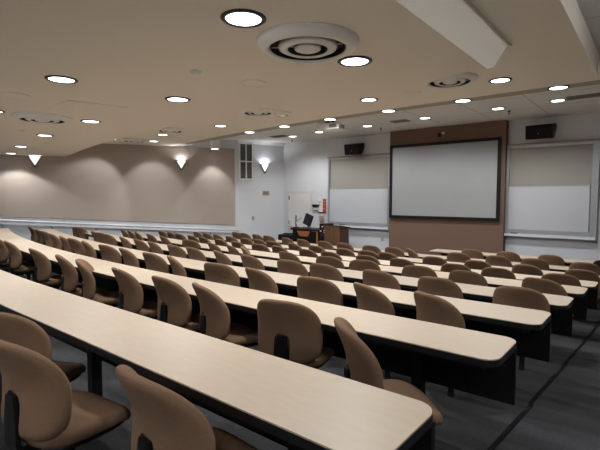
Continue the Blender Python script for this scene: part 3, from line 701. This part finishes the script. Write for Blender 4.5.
# projector under the ceiling edge band
t = thing('ceiling_projector', 'white projector hanging from the ceiling on a black mount', 'projector', (-5.70, 8.1, Z3), R_(14))
bm = lathe(bmesh.new(), [(0, 0), (0.07, 0), (0.07, -0.01), (0.025, -0.02), (0.025, -0.24), (0, -0.24)], 20, (0, 0, 0.004)); obj('mount_pole', bm, 'black', t)
bm = bmesh.new()
for sx in (-1, 1):
    for sy in (-1, 1): tube(bm, [(0, 0, -0.19), (sx * 0.11, sy * 0.09, -0.29)], 0.02, 6)
obj('mount_arm', bm, 'black', t)
bm = B((0, 0, -0.36), (0.54, 0.40, 0.15), None, 0.025, 3); obj('projector_body', bm, 'white_metal', t)
bm = lathe(bmesh.new(), [(0, 0.03), (0.05, 0.03), (0.055, 0), (0, 0)], 24); bmesh.ops.rotate(bm, cent=(0, 0, 0), matrix=Matrix.Rotation(-PI / 2, 3, 'X'), verts=bm.verts); bmesh.ops.translate(bm, vec=(-0.1, 0.198, -0.355), verts=bm.verts)
obj('lens', bm, 'dark_metal', t, True)
bm = S(0.03, 0.2, -0.204, -0.198, -0.395, -0.325); obj('connector_panel', bm, 'louver', t)
bm = bmesh.new(); [span(bm, 0.268, 0.273, -0.12 + 0.03 * q, -0.105 + 0.03 * q, -0.40, -0.33) for q in range(8)]; obj('side_vent', bm, 'louver', t)

# ------------------------------------------------------------------ lectern, console, rack
t = thing('lectern', 'walnut veneer lectern with a sloping dark top', 'lectern', (-7.4, 10.78, 0))
zt = zz(-0.845)
bm = prism(bmesh.new(), [(10.56, 0.02), (11.06, 0.02), (11.06, zt - 0.07), (10.56, zt)], 'x', -7.66, -7.12); bmesh.ops.bevel(bm, geom=[e for e in bm.edges], offset=0.006, segments=1, affect='EDGES')
child_world(obj('body', bm, 'wood'), t)
bm = prism(bmesh.new(), [(10.54, zt), (11.08, zt - 0.075), (11.08, zt - 0.045), (10.54, zt + 0.03)], 'x', -7.69, -7.09); child_world(obj('top', bm, 'wood_dark'), t)
child_world(obj('side_panel', prism(bmesh.new(), [(10.585, 0.08), (11.04, 0.08), (11.04, zt - 0.10), (10.585, zt - 0.05)], 'x', -7.121, -7.108), 'wood_dark'), t)
child_world(obj('plinth', S(-7.62, -7.16, 10.6, 11.02, 0, 0.03), 'black'), t)
t = thing('equipment_rack', 'narrow black equipment rack between the lectern and the console', 'rack', (-7.82, 10.8, 0))
child_world(obj('cabinet', S(-7.94, -7.69, 10.7, 11.1, 0, zz(-0.80), 0.005), 'black'), t)
for i, z in enumerate((-0.85, -0.97, -1.05, -1.13)):
    child_world(obj('rack_unit', S(-7.92, -7.71, 10.688, 10.70, zz(z) - 0.03, zz(z) + 0.03), 'dark_metal' if i else 'monitor_glass'), t)
bm = bmesh.new()
for (x, z) in ((-7.82, -0.89), (-7.74, -0.99), (-7.88, -1.02), (-7.74, -1.05)): span(bm, x - 0.025, x + 0.025, 10.68, 10.69, zz(z) - 0.018, zz(z) + 0.018)
child_world(obj('display', bm, 'paper'), t)
t = thing('teaching_console', 'black teaching console with cherry inlay panel beside the lectern', 'console', (-8.6, 10.9, 0))
zt = zz(-0.98)
child_world(obj('body', S(-9.02, -7.97, 10.72, 11.3, 0.0, zt - 0.05, 0.01), 'black'), t)
child_world(obj('top', S(-9.06, -7.955, 10.66, 11.34, zt - 0.05, zt, 0.01), 'black_plastic'), t)
child_world(obj('inlay_panel', prism(bmesh.new(), [(-8.82, zz(-1.05)), (-8.30, zz(-1.05)), (-8.39, zz(-1.22)), (-8.73, zz(-1.22))], 'y', 10.70, 10.725), 'wood_orange'), t)
child_world(obj('inlay_strip', S(-8.06, -8.0, 10.70, 10.725, 0.05, zz(-1.02)), 'wood_orange'), t)
bm = bmesh.new()
for q in range(4): span(bm, -8.24 + q * 0.04, -8.215 + q * 0.04, 10.712, 10.722, zz(-1.06), zz(-1.04))
child_world(obj('control_row', bm, 'grey_metal'), t)
t = thing('computer_monitor', 'tilted black computer monitor on the teaching console', 'monitor', (-8.62, 10.98, zt), R_(-18))
bm = B((0, 0, 0.01), (0.24, 0.18, 0.02), None, 0.006); tube(bm, [(0, 0.02, 0.01), (0, 0.05, 0.2)], 0.02, 10); obj('stand', bm, 'black_plastic', t)
rot = Matrix.Rotation(R_(14), 3, 'Y') @ Matrix.Rotation(R_(-12), 3, 'X')
obj('housing', B((0, 0.03, 0.26), (0.40, 0.05, 0.36), rot, 0.012), 'black_plastic', t)
obj('display', box(bmesh.new(), Vector((0, 0.03, 0.26)) + rot @ Vector((0, 0.027, 0)), (0.37, 0.004, 0.33), rot), 'monitor_glass', t)
t = thing('document_camera', 'document camera with dark post and pale arm on the console', 'document camera', (-8.98, 10.85, zt))
bm = B((0, 0, 0.015), (0.12, 0.2, 0.03), None, 0.006); obj('base', bm, 'black_plastic', t)
obj('post', tube(bmesh.new(), [(0, 0, 0.02), (0, 0, 0.40)], 0.02, 10), 'black_plastic', t, True)
obj('arm', tube(bmesh.new(), [(0, 0, 0.2), (0.12, 0.02, 0.27), (0.22, 0.02, 0.33)], 0.016, 8), 'grey_metal', t, True)
obj('lamp_arm', tube(bmesh.new(), [(0, 0, 0.16), (0.1, -0.02, 0.13), (0.2, -0.03, 0.15)], 0.013, 8), 'paper', t, True)
t = thing('equipment_case', 'low black equipment case on a stand beside the console', 'case', (-9.55, 11.05, 0))
obj('case_body', B((0, 0, 0.70), (0.50, 0.34, 0.20), None, 0.04, 3), 'black_plastic', t)
obj('lid_ridge', B((0.05, 0, 0.815), (0.26, 0.22, 0.05), None, 0.02, 2), 'black', t)
bm = bmesh.new()
for sx in (-1, 1):
    for sy in (-1, 1): span(bm, sx * 0.2 - 0.015, sx * 0.2 + 0.015, sy * 0.13 - 0.015, sy * 0.13 + 0.015, 0, 0.61)
obj('stand_legs', bm, 'black', t)

# ------------------------------------------------------------------ camera, world, view
cam = bpy.data.cameras.new('camera'); co = bpy.data.objects.new('camera', cam); COL.objects.link(co)
cam.sensor_width = 36; cam.lens = 36 * 441.53 / 600; cam.clip_start = 0.05
yaw, pitch, roll = R_(39.094), R_(3.62), R_(0.06)
fwd = Vector((-math.sin(yaw) * math.cos(pitch), math.cos(yaw) * math.cos(pitch), -math.sin(pitch)))
co.location = (0, 0, ZO); q = fwd.to_track_quat('-Z', 'Y'); co.rotation_mode = 'QUATERNION'; co.rotation_quaternion = q
scene.camera = co
w = bpy.data.worlds.new('world'); scene.world = w; w.use_nodes = True
w.node_tree.nodes['Background'].inputs[0].default_value = (0.02, 0.02, 0.02, 1); w.node_tree.nodes['Background'].inputs[1].default_value = 1
vs = scene.view_settings; vs.view_transform = 'Standard'; vs.look = 'None'; vs.gamma = 1; vs.use_curve_mapping = False; vs.exposure = 0.6
scene.cycles.max_bounces = 8; scene.cycles.diffuse_bounces = 6
